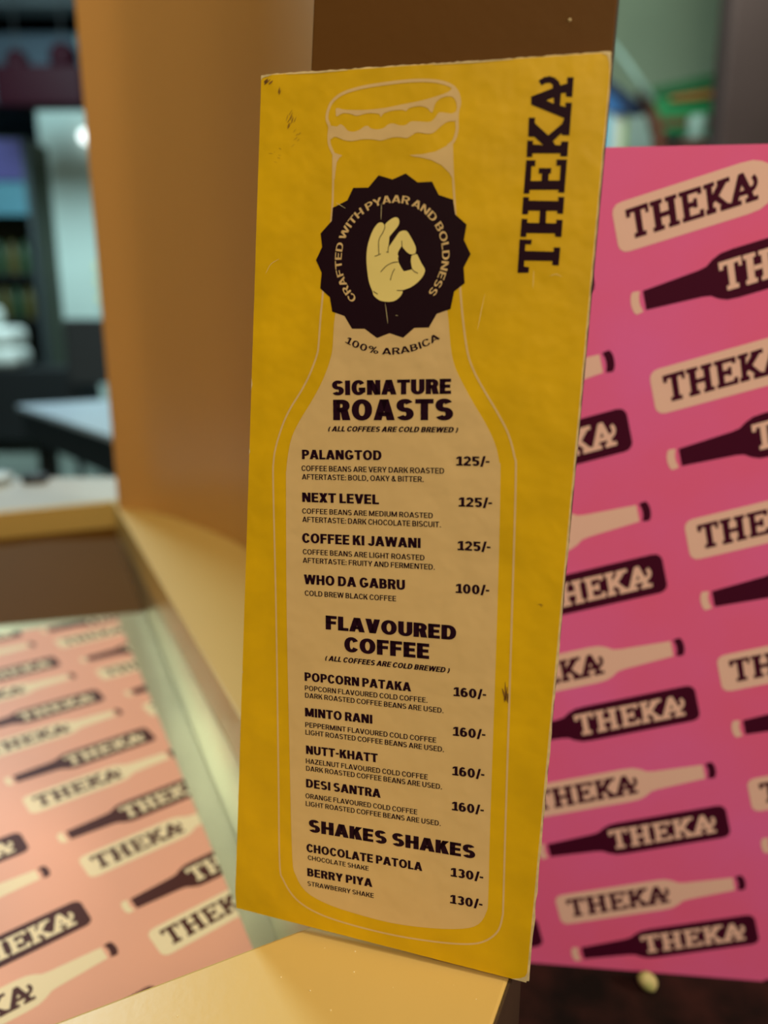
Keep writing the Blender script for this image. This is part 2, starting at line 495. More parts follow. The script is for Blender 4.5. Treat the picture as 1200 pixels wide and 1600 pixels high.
# ---------------------------------------------------------------- measured artwork of the menu card (millimetres from its lower left corner)
TEXT = [
    ('SIGNATURE', 26.88, 175.92, 36.45, 4.31, 3.61, 'H'),
    ('ROASTS', 27.58, 168.48, 36.87, 6.12, 3.49, 'H'),
    ('( ALL COFFEES ARE COLD BREWED )', 26.11, 165.01, 40.07, 1.56, 3.21, 'I'),
    ('PALANGTOD', 17.96, 155.93, 25.59, 2.89, 3.61, 'B'),
    ('COFFEE BEANS ARE VERY DARK ROASTED', 17.98, 152.29, 44.93, 1.65, 3.48, 'R'),
    ('AFTERTASTE: BOLD, OAKY & BITTER.', 18.23, 149.66, 38.69, 1.66, 3.56, 'R'),
    ('NEXT LEVEL', 18.62, 142.65, 24.94, 2.93, 3.5, 'B'),
    ('COFFEE BEANS ARE MEDIUM ROASTED', 18.78, 139.03, 41.62, 1.61, 3.44, 'R'),
    ('AFTERTASTE: DARK CHOCOLATE BISCUIT.', 18.96, 136.36, 44.07, 1.68, 3.49, 'R'),
    ('COFFEE KI JAWANI', 19.19, 129.82, 38.1, 3.01, 3.57, 'B'),
    ('COFFEE BEANS ARE LIGHT ROASTED', 19.56, 126.17, 39.16, 1.64, 3.52, 'R'),
    ('AFTERTASTE: FRUITY AND FERMENTED.', 19.68, 123.45, 42.39, 1.64, 3.58, 'R'),
    ('WHO DA GABRU', 20.39, 116.68, 32.89, 3.07, 3.79, 'B'),
    ('COLD BREW BLACK COFFEE', 20.83, 112.99, 29.87, 1.67, 3.7, 'R'),
    ('125/-', 66.21, 157.66, 9.71, 2.7, 3.05, 'B'),
    ('125/-', 67.78, 145.74, 9.82, 2.73, 3.57, 'B'),
    ('125/-', 68.4, 132.79, 9.71, 2.77, 3.75, 'B'),
    ('100/-', 68.77, 119.86, 10.03, 2.81, 5.07, 'B'),
    ('FLAVOURED', 28.35, 103.02, 41.63, 4.47, 3.31, 'H'),
    ('COFFEE', 34.9, 96.69, 27.24, 4.77, 3.5, 'H'),
    ('( ALL COFFEES ARE COLD BREWED )', 28.64, 92.83, 40.14, 1.68, 3.04, 'I'),
    ('POPCORN PATAKA', 22.02, 85.06, 35.17, 2.84, 3.52, 'B'),
    ('POPCORN FLAVOURED COLD COFFEE.', 22.23, 81.9, 40.35, 1.65, 3.64, 'R'),
    ('DARK ROASTED COFFEE BEANS ARE USED.', 22.41, 79.48, 45.34, 1.65, 3.22, 'R'),
    ('MINTO RANI', 22.7, 73.22, 22.71, 2.89, 3.7, 'B'),
    ('PEPPERMINT FLAVOURED COLD COFFEE', 22.93, 69.61, 43.21, 1.67, 3.41, 'R'),
    ('LIGHT ROASTED COFFEE BEANS ARE USED.', 23.11, 67.09, 45.62, 1.67, 3.21, 'R'),
    ('NUTT-KHATT', 23.62, 60.58, 24.31, 2.86, 3.96, 'B'),
    ('HAZELNUT FLAVOURED COLD COFFEE', 23.7, 57.32, 40.58, 1.69, 3.42, 'R'),
    ('DARK ROASTED COFFEE BEANS ARE USED.', 23.88, 54.83, 45.06, 1.69, 3.35, 'R'),
    ('DESI SANTRA', 24.14, 49.12, 25.4, 2.89, 3.42, 'B'),
    ('160/-', 70.34, 87.98, 9.92, 2.85, 6.16, 'B'),
    ('160/-', 71.04, 75.46, 9.95, 2.88, 8.11, 'B'),
    ('160/-', 71.74, 62.77, 9.9, 2.92, 8.6, 'B'),
    ('160/-', 72.41, 51.37, 9.91, 2.88, 9.38, 'B'),
    ('ORANGE FLAVOURED COLD COFFEE', 24.1, 45.33, 37.61, 1.67, 3.44, 'R'),
    ('LIGHT ROASTED COFFEE BEANS ARE USED.', 24.31, 42.66, 45.08, 1.67, 3.48, 'R'),
    ('SHAKES SHAKES', 25.84, 33.88, 54.99, 4.34, 3.27, 'H'),
    ('CHOCOLATE PATOLA', 25.32, 26.66, 39.24, 2.85, 3.47, 'B'),
    ('CHOCOLATE SHAKE', 25.91, 23.94, 21.05, 1.59, 2.73, 'R'),
    ('BERRY PIYA', 25.99, 18.13, 22.57, 2.81, 3.78, 'B'),
    ('STRAWBERRY SHAKE', 26.24, 14.73, 22.97, 1.6, 3.0, 'R'),
    ('130/-', 73.56, 29.48, 10.23, 2.92, 7.69, 'B'),
    ('130/-', 74.02, 20.41, 10.21, 2.94, 8.26, 'B'),
]
BADGE = [(37.83, 238.88), (42.09, 237.68), (45.87, 239.21), (49.53, 236.71), (53.72, 236.82), (55.91, 233.17), (60.06, 231.9), (60.98, 227.88), (64.4, 225.16), (63.94, 221.02), (66.13, 217.18), (64.4, 213.52), (65.01, 209.24), (62.16, 206.94), (61.43, 202.04), (57.51, 200.62), (55.44, 196.71), (51.15, 196.51), (47.97, 193.61), (43.77, 194.76), (40.02, 193.27), (36.04, 195.82), (32.09, 195.71), (29.56, 199.33), (25.63, 200.53), (24.66, 204.72), (21.51, 207.17), (21.72, 211.71), (19.79, 215.34), (21.51, 219.07), (20.85, 222.94), (24.19, 226.47), (24.34, 230.16), (28.76, 232.18), (30.33, 235.6), (34.96, 235.59)]
BADGE_CENTRE = (42.91, 216.19)
HAND = [(37.97, 206.33), (36.71, 209.07), (35.99, 212.12), (35.55, 215.17), (35.49, 217.8), (35.77, 220.02), (36.41, 222.24), (37.18, 224.04), (38.19, 225.43), (39.03, 225.86), (39.91, 225.72), (40.49, 225.12), (40.78, 225.57), (41.6, 226.3), (42.64, 226.99), (43.7, 227.27), (44.46, 226.97), (44.8, 226.08), (44.59, 224.99), (43.69, 223.8), (42.49, 222.41), (42.13, 221.82), (42.11, 220.82), (41.99, 219.12), (42.34, 219.42), (43.43, 221.01), (44.82, 223.0), (45.64, 223.49), (46.7, 223.59), (47.48, 223.19), (48.76, 221.4), (49.95, 219.42), (50.24, 218.23), (50.1, 217.13), (50.63, 217.03), (51.23, 216.04), (52.18, 214.45), (53.16, 213.07), (53.18, 212.07), (52.53, 210.67), (51.04, 209.05), (48.99, 207.71), (46.88, 206.97), (47.04, 206.57), (46.54, 205.45), (45.31, 204.31), (44.04, 203.78), (42.3, 203.68), (40.31, 204.01), (38.71, 205.01), (38.05, 205.82)]
HAND_HOLE = [(46.01, 219.32), (46.59, 218.62), (47.5, 217.72), (48.39, 217.13), (49.36, 216.97), (48.97, 216.43), (48.9, 215.23), (49.2, 213.84), (49.52, 212.9), (48.46, 212.63), (46.98, 212.32), (46.28, 213.21), (45.45, 214.51), (45.2, 215.01), (45.03, 216.02), (45.17, 216.52), (44.86, 217.02), (45.03, 217.82), (45.71, 219.02)]
CREASE_0 = [(40.48, 225.22), (40.59, 224.42), (40.07, 223.02), (39.0, 220.92), (39.22, 217.1)]
CREASE_1 = [(38.05, 216.43), (39.23, 216.9), (39.8, 217.16)]
CREASE_2 = [(42.03, 219.22), (41.9, 217.71)]
CREASE_3 = [(41.43, 217.61), (42.17, 217.61)]
CREASE_4 = [(45.14, 214.91), (43.6, 214.7), (41.7, 213.79), (40.06, 212.05)]
CREASE_5 = [(44.24, 213.0), (43.57, 211.58), (43.14, 209.76)]
CREASE_6 = [(45.87, 220.81), (46.06, 219.22)]
CREASE_7 = [(49.47, 212.94), (50.2, 212.24), (51.25, 211.81)]
CREASE_8 = [(49.36, 216.95), (50.3, 217.23)]
CREASE_9 = [(38.18, 206.64), (38.75, 206.2), (39.54, 205.8)]
CREASE_10 = [(45.26, 206.91), (46.99, 206.97)]
CREASES = [CREASE_0, CREASE_1, CREASE_2, CREASE_3, CREASE_4, CREASE_5, CREASE_6, CREASE_7, CREASE_8, CREASE_9, CREASE_10]
BOTTLE_FILL = [(29.37, 209.24), (26.63, 199.97), (26.29, 190.61), (25.85, 187.2), (24.62, 182.97), (22.77, 178.5), (19.9, 173.14), (16.67, 167.7), (14.33, 162.64), (13.27, 157.42), (12.85, 152.0), (12.95, 146.99), (14.88, 106.01), (18.16, 54.55), (20.3, 24.0), (21.81, 17.43), (25.46, 12.53), (32.18, 10.04), (41.52, 8.96), (55.18, 8.69), (68.34, 10.27), (78.48, 12.72), (83.34, 15.54), (85.49, 20.23), (85.68, 25.69), (84.39, 50.27), (81.51, 115.12), (79.34, 155.06), (78.62, 159.61), (77.04, 164.73), (73.93, 170.29), (69.99, 175.89), (66.01, 182.05), (63.64, 186.48), (62.14, 191.84), (60.52, 201.64), (58.3, 209.59)]
OUTLINE_LEFT = [(23.73, 245.59), (24.18, 232.79), (23.94, 225.6), (22.75, 212.85), (22.29, 203.6), (22.0, 198.93), (21.72, 190.45), (21.39, 187.88), (20.4, 184.7), (18.91, 180.9), (16.6, 176.46), (13.63, 171.63), (11.57, 167.39), (10.13, 163.16), (9.0, 158.91), (8.45, 154.67), (8.62, 146.63), (11.23, 105.74), (14.1, 53.76), (15.88, 20.88), (17.54, 14.54), (22.17, 8.92), (29.42, 5.86), (39.86, 4.62), (55.43, 4.6), (69.57, 5.9), (79.76, 7.76), (85.45, 10.18), (89.32, 14.49), (90.49, 19.79), (90.37, 25.14), (89.0, 51.27), (85.78, 115.69), (83.7, 155.42), (82.77, 161.67), (80.53, 167.87), (77.18, 173.39), (73.27, 178.97), (70.05, 183.86), (67.78, 188.45), (66.53, 192.88), (65.09, 199.97), (63.79, 207.9), (61.99, 220.13), (60.41, 232.21), (59.47, 239.05), (58.62, 247.19)]
CAP_LOOP = [(23.75, 245.23), (22.44, 247.74), (22.12, 250.21), (22.2, 252.66), (21.3, 254.8), (21.58, 257.23), (22.84, 259.6), (25.86, 261.52), (31.2, 262.79), (38.0, 263.45), (45.44, 263.82), (50.96, 263.59), (55.0, 262.87), (57.97, 261.55), (59.55, 259.49), (60.08, 257.15), (59.68, 255.17), (59.67, 252.84), (59.86, 250.16), (59.14, 247.51), (57.61, 246.21)]
CAP_STROKE = [(24.11, 257.63), (26.87, 257.06), (32.3, 256.74), (38.38, 256.98), (43.97, 257.74), (49.47, 258.49), (53.79, 259.45), (56.97, 260.45), (57.97, 261.55), (59.71, 259.81), (60.08, 257.15), (59.68, 255.17), (59.16, 257.52), (58.16, 258.9), (56.7, 259.24), (54.56, 258.74), (53.2, 257.47), (52.61, 255.32), (51.87, 255.52), (51.08, 256.4), (49.2, 256.99), (46.99, 256.92), (45.53, 256.48), (44.83, 255.91), (43.68, 256.3), (40.69, 256.19), (38.46, 255.61), (37.57, 254.62), (36.95, 255.51), (33.5, 255.83), (30.46, 255.28), (28.49, 255.88), (26.14, 256.16), (24.23, 255.37), (23.98, 256.42)]
CAP_BAND = [(22.2, 252.66), (24.37, 252.58), (25.51, 253.16), (26.72, 252.48), (27.75, 251.4), (29.53, 250.98), (31.44, 251.43), (32.74, 252.25), (33.89, 252.37), (34.89, 251.64), (36.81, 251.33), (38.7, 251.67), (39.78, 252.48), (41.28, 252.76), (43.19, 252.17), (45.06, 252.16), (46.5, 253.06), (49.09, 252.95), (52.05, 252.76), (53.45, 253.78), (54.45, 255.07), (56.27, 254.93), (58.1, 254.65), (59.51, 255.02), (59.67, 252.84), (57.16, 252.61), (55.07, 251.36), (53.34, 249.91), (51.52, 249.64), (48.54, 250.09), (47.1, 249.47), (45.65, 248.73), (43.38, 249.02), (41.13, 249.0), (38.13, 248.32), (35.82, 248.67), (32.74, 248.85), (29.27, 248.49), (26.91, 248.82), (24.91, 249.59), (23.72, 249.8), (22.37, 249.15)]
CAP_SHOULDER = [(46.69, 244.11), (50.4, 244.24), (54.05, 244.81), (56.89, 246.07), (58.81, 247.18), (59.34, 242.11), (59.82, 239.04), (59.85, 237.0), (58.47, 239.07), (56.13, 241.18), (53.1, 242.62), (50.09, 243.39), (47.83, 243.74)]
CAP_LIP = [(23.54, 245.59), (26.54, 244.62), (25.59, 243.95), (24.87, 242.73), (24.61, 239.91), (24.51, 238.14), (23.71, 238.15), (23.58, 243.12)]
LOGO_0 = [(79.45, 221.11), (82.79, 221.03), (82.75, 219.77), (81.15, 219.84), (81.18, 218.04), (88.92, 217.87), (88.89, 219.02), (90.64, 218.95), (90.62, 214.23), (88.86, 214.36), (88.84, 215.44), (81.21, 215.51), (81.26, 213.88), (82.65, 213.74), (82.63, 212.25), (79.61, 212.23)]
LOGO_1 = [(79.56, 226.56), (81.16, 226.48), (81.2, 225.48), (89.01, 225.27), (88.92, 226.23), (90.63, 226.14), (90.69, 221.72), (88.94, 221.8), (88.94, 222.65), (81.17, 222.79), (81.25, 221.75), (79.58, 221.83)]
LOGO_2 = [(84.33, 228.93), (86.08, 228.91), (86.2, 225.01), (84.4, 225.02)]
LOGO_3 = [(79.54, 232.27), (81.13, 232.17), (81.13, 231.28), (89.04, 231.05), (88.88, 232.11), (90.54, 232.08), (90.6, 227.73), (88.97, 227.82), (89.01, 228.52), (81.23, 228.69), (81.24, 227.72), (79.58, 227.74)]
LOGO_4 = [(79.57, 241.82), (82.1, 241.68), (82.11, 240.18), (81.13, 240.2), (81.22, 236.41), (84.07, 236.34), (84.06, 238.24), (83.18, 238.26), (83.14, 239.66), (86.47, 239.57), (86.48, 238.18), (85.94, 238.19), (85.95, 236.41), (88.94, 236.34), (88.86, 240.13), (87.71, 240.16), (87.65, 241.73), (90.44, 241.65), (90.48, 233.17), (88.82, 233.27), (88.83, 233.97), (81.12, 234.11), (81.13, 233.12), (79.54, 233.15)]
LOGO_5 = [(79.44, 246.85), (81.02, 246.73), (81.03, 245.79), (83.83, 245.56), (80.83, 248.12), (81.12, 247.77), (79.58, 247.86), (79.37, 252.68), (81.07, 252.61), (81.08, 251.23), (84.89, 247.97), (88.29, 250.76), (88.73, 252.18), (79.71, 256.01), (79.54, 258.01), (85.12, 259.84), (84.99, 260.11), (85.05, 260.62), (84.29, 261.24), (83.22, 261.23), (82.09, 260.68), (81.19, 261.95), (82.56, 262.72), (84.15, 262.87), (85.43, 262.39), (86.58, 261.38), (87.02, 260.41), (88.75, 260.83), (88.61, 262.35), (90.31, 262.26), (90.39, 257.37), (88.76, 257.55), (88.6, 258.51), (87.37, 258.47), (87.39, 255.41), (88.85, 254.9), (88.71, 256.03), (90.41, 255.95), (90.5, 247.77), (88.54, 247.91), (88.35, 248.43), (86.31, 246.44), (86.97, 245.45), (88.41, 245.33), (88.5, 246.29), (90.39, 246.23), (90.44, 242.44), (88.51, 242.5), (88.52, 243.29), (81.07, 243.53), (81.15, 242.58), (79.61, 242.63)]
LOGO_HOLE = [(83.59, 256.85), (85.54, 257.51), (85.71, 255.9)]
LOGO = [LOGO_0, LOGO_1, LOGO_2, LOGO_3, LOGO_4, LOGO_5]
LOGO_BASE = (90.64, 212.33); LOGO_END = (90.31, 262.26); LOGO_UP = (79.61, 212.23)
def logo_unit():
    """the slab lettering THEKA with its curl, as a unit print: x along the word 0..LEN, y 0..1"""
    bx, by = LOGO_BASE
    ax = (LOGO_END[0] - bx, LOGO_END[1] - by); up = (LOGO_UP[0] - bx, LOGO_UP[1] - by)
    det = ax[0] * up[1] - ax[1] * up[0]
    def inv(x, y):
        dx, dy = x - bx, y - by
        return ((dx * up[1] - dy * up[0]) / det, (ax[0] * dy - ax[1] * dx) / det)
    pr = Print()
    for i, l in enumerate(LOGO): pr.poly([inv(*p) for p in l], [[inv(*p) for p in LOGO_HOLE]] if i == 5 else [])
    return pr
LOGO_P = logo_unit()

# ================================================================ the setting
def wall(name, x0, x1, y0, y1, z0, z1, m):
    return structure(MB().box(x0, x1, y0, y1, z0, z1).build(name, m))
wall('floor', -5.2, 4.2, -2.6, 8.4, -0.1, 0.0, M['floor'])
wall('ceiling', -5.2, 4.2, -2.6, 8.4, 3.4, 3.5, M['ceiling'])
wall('wall_back', -5.2, 4.2, 8.2, 8.4, 0, 3.4, M['wall_blue'])
wall('wall_left', -5.4, -5.2, -2.6, 8.4, 0, 3.4, M['wall_blue'])
wall('wall_right', 4.2, 4.4, -2.6, 8.4, 0, 3.4, M['wall_green'])
wall('wall_front', -5.2, 4.2, -2.8, -2.6, 0, 3.4, M['wall_green'])
structure(MB().box(0.35, 4.2, 5.6, 5.7, 0, 3.4).build('wall_middle', M['wall_green']))
structure(MB().box(1.59, 2.45, 3.96, 4.12, 0, 3.4).build('column', M['column'], bevel=0.02))
structure(MB().box(-2.90, -2.42, 7.0, 7.5, 0, 2.70).box(-2.96, -2.36, 6.96, 7.54, 0, 0.12).build('pillar', M['pillar'], bevel=0.015))
structure(MB().box(-5.2, -1.0, 6.9, 7.6, 2.72, 3.24).build('beam', M['wall_blue']))
for i, (ya, yb) in enumerate(((5.3, 5.55), (6.25, 6.45))):
    structure(MB().box(-5.2, -0.5, ya, yb, 3.2, 3.4).build('trim_%d' % (i + 1), M['beam']))

# ================================================================ the counter with its sunken steel tray
def plane_z(x, y, off=0.0):          # sloping tray floor
    return 0.7111 - (0.0892 * (x + 0.0991) - 0.0427 * (y - 0.2596)) / 0.9952 + off
LEDGE_OUT = [(0.0375, 0.1943), (-0.0175, 0.071), (-0.60, -0.20), (-1.00, 0.52), (-0.308 - 0.63, 0.849 - 0.288), (-0.316, 0.859), (-0.25, 0.893), (-0.185, 0.88),
             (-0.10, 0.75), (-0.03, 0.60), (0.01, 0.45), (0.032, 0.30), (0.0445, 0.21)]
HOLE = [(-0.0110, 0.2270), (-0.308, 0.849), (-0.80, 0.618), (-0.50, -0.0255)]
TH = 0.030
counter = thing('counter', 'tan laminate counter with a sunken steel tray, carrying the yellow menu card', 'counter', (0, 0, 0))
led = MB().prism(LEDGE_OUT, 0.80 - TH, 0.80, [HOLE]).build('worktop', M['tan_wood'], counter, bevel=0.0012)
BW = [(-0.2225, 0.668), (-0.7105, 0.439)]          # foot of the slanting back wall
def face(name, pts, m, parent, th=0.004, nrm=None, label=None):
    p = [Vector(q) for q in pts]
    n = (p[1] - p[0]).cross(p[2] - p[0]).normalized()
    if nrm is not None and n.dot(Vector(nrm)) < 0: n = -n
    v = p + [q - n * th for q in p]
    k = len(p)
    f = [list(range(k)), list(range(2 * k - 1, k - 1, -1))] + [[i, (i + 1) % k, (i + 1) % k + k, i + k] for i in range(k)]
    o = link(name, v, f, m, parent)
    bm = bmesh.new(); bm.from_mesh(o.data); bmesh.ops.recalc_face_normals(bm, faces=bm.faces); bm.to_mesh(o.data); bm.free()
    if label: o['label'] = label
    return o
hz = 0.80 - TH
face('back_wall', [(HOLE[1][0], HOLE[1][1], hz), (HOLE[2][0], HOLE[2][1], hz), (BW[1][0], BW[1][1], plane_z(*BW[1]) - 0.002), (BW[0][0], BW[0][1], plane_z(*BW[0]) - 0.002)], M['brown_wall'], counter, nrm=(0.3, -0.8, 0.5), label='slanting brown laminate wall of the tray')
face('side_wall', [(HOLE[0][0], HOLE[0][1], hz), (HOLE[1][0], HOLE[1][1], hz), (HOLE[1][0], HOLE[1][1], 0.69), (HOLE[0][0], HOLE[0][1], 0.69)], M['steel'], counter, nrm=(-1, -.4, 0), label='pale steel side of the tray')
face('front_wall', [(HOLE[0][0], HOLE[0][1], hz), (HOLE[3][0], HOLE[3][1], hz), (HOLE[3][0], HOLE[3][1], 0.69), (HOLE[0][0], HOLE[0][1], 0.69)], M['steel'], counter, nrm=(-.4, 1, 0))
face('left_wall', [(HOLE[2][0], HOLE[2][1], hz), (HOLE[3][0], HOLE[3][1], hz), (HOLE[3][0], HOLE[3][1], 0.69), (HOLE[2][0], HOLE[2][1], 0.69)], M['steel'], counter, nrm=(1, .4, 0))
fl = [HOLE[0], BW[0], BW[1], HOLE[3]]
face('tray_floor', [(x, y, plane_z(x, y, -0.0018)) for x, y in fl], M['steel'], counter, th=0.003, nrm=(0, 0, 1), label='sloping dull steel floor of the tray')
inset = [(0.0335, 0.1975), (-0.022, 0.078), (-0.59, -0.185), (-0.985, 0.52), (-0.93, 0.558), (-0.315, 0.853), (-0.25, 0.885), (-0.19, 0.872), (-0.106, 0.746), (-0.036, 0.597), (0.004, 0.447), (0.027, 0.30), (0.040, 0.212)]
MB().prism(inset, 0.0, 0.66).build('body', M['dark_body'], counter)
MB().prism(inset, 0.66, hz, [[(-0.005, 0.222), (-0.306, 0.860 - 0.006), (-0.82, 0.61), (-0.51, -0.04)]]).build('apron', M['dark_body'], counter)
MB().prism([(0.0382, 0.1940), (-0.0168, 0.0707), (-0.0175, 0.071), (0.0375, 0.1943)][::-1], 0.80 - TH, 0.7996).build('edge_band', M['dark_body'], counter)
MB().prism([(0.0375, 0.1943), (0.0382, 0.1940), (0.0455, 0.2100), (0.0445, 0.2100)], 0.80 - TH, 0.7996).build('edge_band', M['dark_body'], counter)
# small crumbs and dried drops on the worktop
random.seed(3)
dr = MB()
for i in range(34):
    t, u = random.random(), random.random()
    x = -0.07 + 0.10 * t; y = 0.155 + 0.055 * u + 0.35 * (x + 0.02)
    r = random.choice([.0001, .00015, .0002, .0003])
    dr.lathe((x, y, 0.80), [(r, 0), (r * .7, r * .5), (r * .15, r * .7)], 8)
o = dr.build('dried_drops', M['scratch'], counter, smooth=True); o['kind'] = 'stuff'
o['label'] = 'tiny dried drops on the worktop'

# curved partition standing on the counter
pc = catmull([(-0.292, 0.819), (-0.243, 0.798), (-0.182, 0.739), (-0.128, 0.670), (-0.087, 0.590), (-0.057, 0.500), (-0.038, 0.420), (-0.027, 0.350), (-0.021, 0.300)], 8)
def offset_line(l, d):
    r = []
    for i, p in enumerate(l):
        a = l[max(i - 1, 0)]; b = l[min(i + 1, len(l) - 1)]
        dx, dy = b[0] - a[0], b[1] - a[1]; n = math.hypot(dx, dy)
        r.append((p[0] - dy / n * d, p[1] + dx / n * d))
    return r
back = offset_line(pc, 0.008)
part = MB().prism(pc + back[::-1], 0.80, 1.75).build('partition', M['tan_panel'], bevel=0.001)
tag(part, 'tall curved tan laminate partition standing on the counter behind the yellow menu', 'partition')

# ================================================================ yellow menu card
EX = Vector((0.95817, -0.28508, -0.02538)).normalized(); EZ = Vector((-0.28057, -0.95311, 0.1134)).normalized()
EY = EZ.cross(EX).normalized(); EX = EY.cross(EZ).normalized()
def frame(o, ex, ey, ez):
    m = Matrix.Identity(4)
    for i in range(3): m[i][0] = ex[i]; m[i][1] = ey[i]; m[i][2] = ez[i]; m[i][3] = o[i]
    return m
CW, CH = 0.0994, 0.2678
CARD_M = frame(Vector((-0.0513, 0.22344, 0.80406)), EX, EY, EZ)
card = thing('menu_card', 'tall yellow coffee menu card printed with a cream bottle and a dark round badge', 'menu card', matrix=CARD_M)

def sheet_outline(w, h, r, wob, n=60, seed=1):
    rnd = random.Random(seed); pts = []
    def side(a, b):
        for i in range(n):
            t = i / n
            j = (rnd.random() - .5) * wob * (0 if i == 0 else 1)
            dx, dy = b[0] - a[0], b[1] - a[1]; l = math.hypot(dx, dy)
            pts.append((a[0] + dx * t + dy / l * j, a[1] + dy * t - dx / l * j))
    side((r, 0), (w - r, 0)); side((w, r), (w, h - r)); side((w - r, h), (r, h)); side((0, h - r), (0, r))
    return pts
face_poly = sheet_outline(CW, CH, 0.0006, 0.00007, 50, 2)
MB().prism(face_poly, -0.0004, 0.0).build('printed_face', M['yellow'], card)
MB().prism([(x + (0.0006 * (1 - y / CH) if x > CW / 2 else 0), y) for x, y in sheet_outline(CW + 0.0002, CH + 0.0004, 0.0004, 0.00035, 90, 5)], -0.0014, -0.0004).build('board_core', M['core'], card)
MB().prism(sheet_outline(CW + 0.0002, CH - 0.001, 0.0008, 0.0002, 40, 9), -0.0021, -0.0014).build('backing', M['edge_dark'], card)
mm = lambda l: [(x / 1000, y / 1000) for x, y in l]
def PM(pr): return pr.map(lambda x, y: (x / 1000, y / 1000))
Z1, Z2, Z3, Z4 = 0.00004, 0.00008, 0.00012, 0.00016
PM(Print().poly(catmull(BOTTLE_FILL, 3))).build('bottle_print', M['tan_print'], card, Z1, 'pale tan bottle shape behind the menu text')
ol = Print().stroke(catmull(OUTLINE_LEFT, 5), 0.60)
PM(ol).build('bottle_outline', M['tan_print'], card, Z1, 'thin pale outline of a bottle')
PM(Print().stroke(catmull(CAP_LOOP, 5), 0.85)).build('cap_outline', M['tan_print'], card, Z1 + 0.000012, 'pale outline of the ringed bottle mouth')
for k_, q_ in enumerate((catmull(CAP_STROKE, 3, True), catmull(CAP_BAND, 3, True), CAP_SHOULDER, CAP_LIP)):
    PM(Print().poly(q_)).build('cap_shading', M['tan_print'], card, Z1 + 0.00002 + 0.000006 * (k_ % 2))
PM(Print().poly(BADGE)).build('badge', M['badge'], card, Z2, 'dark plum badge with a toothed rim')
PM(Print().poly(catmull(HAND, 3, True), [HAND_HOLE])).build('hand_emblem', M['hand'], card, Z3, 'pale yellow hand making a ring with thumb and finger')
cp = Print()
for l in CREASES: cp.stroke(catmull(l, 5), 0.20)
PM(cp).build('hand_creases', M['ink'], card, Z4)
def ring_text(txt, r, cap, a0, a1, inward=False, kind='C'):
    """text round the badge centre from angle a0 to a1 (degrees); inward = letter tops point to the centre"""
    pr, a, b = text_print(txt, kind)
    cx, cy = BADGE_CENTRE
    def f(u, v):
        t = math.radians(a0 + (a1 - a0) * (u - a) / (b - a)); rr = r - v * cap if inward else r + v * cap
        return ((cx + rr * math.cos(t)) / 1000, (cy + rr * math.sin(t)) / 1000)
    return pr.map(f)
ring_text('CRAFTED WITH PYAAR AND BOLDNESS', 15.1, 2.1, 229.5, -39.5).build('badge_lettering', M['tan_print'], card, Z3)
ring_text('100% ARABICA', 27.6, 1.95, -117.5, -54.5, True, 'C').build('badge_caption', M['ink'], card, Z3)
lx = LOGO_BASE; 
lg = Print()
for i, l in enumerate(LOGO): lg.poly(l, [LOGO_HOLE] if i == 5 else [])
PM(lg).build('logo_print', M['ink'], card, Z2, 'large dark slab lettering reading THEKA up the right side')
for (txt, x, y, ln, cap, ang, kind) in TEXT:
    if txt.endswith('/-'): ang = 3.5
    cap2 = cap * (1.0 if kind != 'R' else 1.0)
    line_of_text(txt, x, y, ln, cap2, ang, kind).build({'H': 'heading', 'I': 'subheading', 'B': 'price' if txt.endswith('/-') else 'item_name', 'R': 'description'}[kind], M['ink'], card, Z3)
# scuffs and scratches
rnd = random.Random(12)
sf = Print()
def smear(x, y, ang, ln, w, n, spread):
    for i in range(n):
        a = math.radians(ang + rnd.uniform(-14, 14)); l = ln * rnd.uniform(.3, 1)
        px, py = x + rnd.gauss(0, spread), y + rnd.gauss(0, spread)
        pts = [(px + math.cos(a) * l * t + rnd.uniform(-.05, .05), py + math.sin(a) * l * t) for t in (0, .33, .66, 1)]
        sf.stroke(pts, w * rnd.uniform(.4, 1), True)
smear(1.3, 265.4, 50, 2.0, .7, 7, .45)
smear(5.9, 262.3, 80, 3.2, .25, 4, .25)
smear(9.5, 254.0, 60, 2.6, .24, 12, .9)
smear(12, 250.0, 40, 1.6, .14, 6, 1.1)
smear(5, 246.0, -10, 1.8, .12, 6, 1.3)
smear(86.2, 89.0, 100, 5.6, .70, 7, .28)
smear(93.2, 119.0, 20, 1.4, .14, 4, .5)
o = PM(sf).build('scuffs', M['scuff'], card, Z2 + 0.00001); o['kind'] = 'stuff'
for pts in ([(41.9, 203.4), (42.6, 200.2), (43.1, 197.4)], [(45.3, 199.9), (46.1, 199.8)], [(71.0, 206.5), (70.2, 201), (69.6, 196.5)], [(25.2, 231.6), (28.4, 229.9)], [(39.2, 231.3), (39.3, 226.6)], [(3.5, 211), (5.2, 214), (8.0, 215.6)], [(84, 213), (84.2, 208)], [(88.5, 211.4), (90.2, 211.9), (91.8, 211.2)]):
    PM(Print().stroke(catmull(pts, 4), 0.11, True)).build('scratch', M['scratch'], card, Z4)
# frayed lower right corner and worn upper corners
WORN = [[(99.45, 0.0), (99.45, 3.4), (98.9, 1.9), (97.4, .9), (95.6, .25), (94.8, 0.0)], [(0, 267.8), (0, 266.4), (.5, 267.1), (2.2, 267.4), (3.6, 267.8)],
        [(99.4, 267.8), (96.9, 267.75), (98.4, 267.2), (99.0, 265.6), (99.4, 263.5)]]
for x0, x1 in ((8, 27), (52, 74)): WORN.append([(x0, 267.8), (x0, 267.65), ((x0 + x1) / 2, 267.45), (x1, 267.65), (x1, 267.8)])
for y0, y1 in ((176, 180), (156, 158), (84, 85.2)): WORN.append([(0, y0), (.35, (y0 + y1) / 2), (0, y1)])
for w_ in WORN: PM(Print().poly(w_)).build('worn_edge', M['core'], card, Z2)

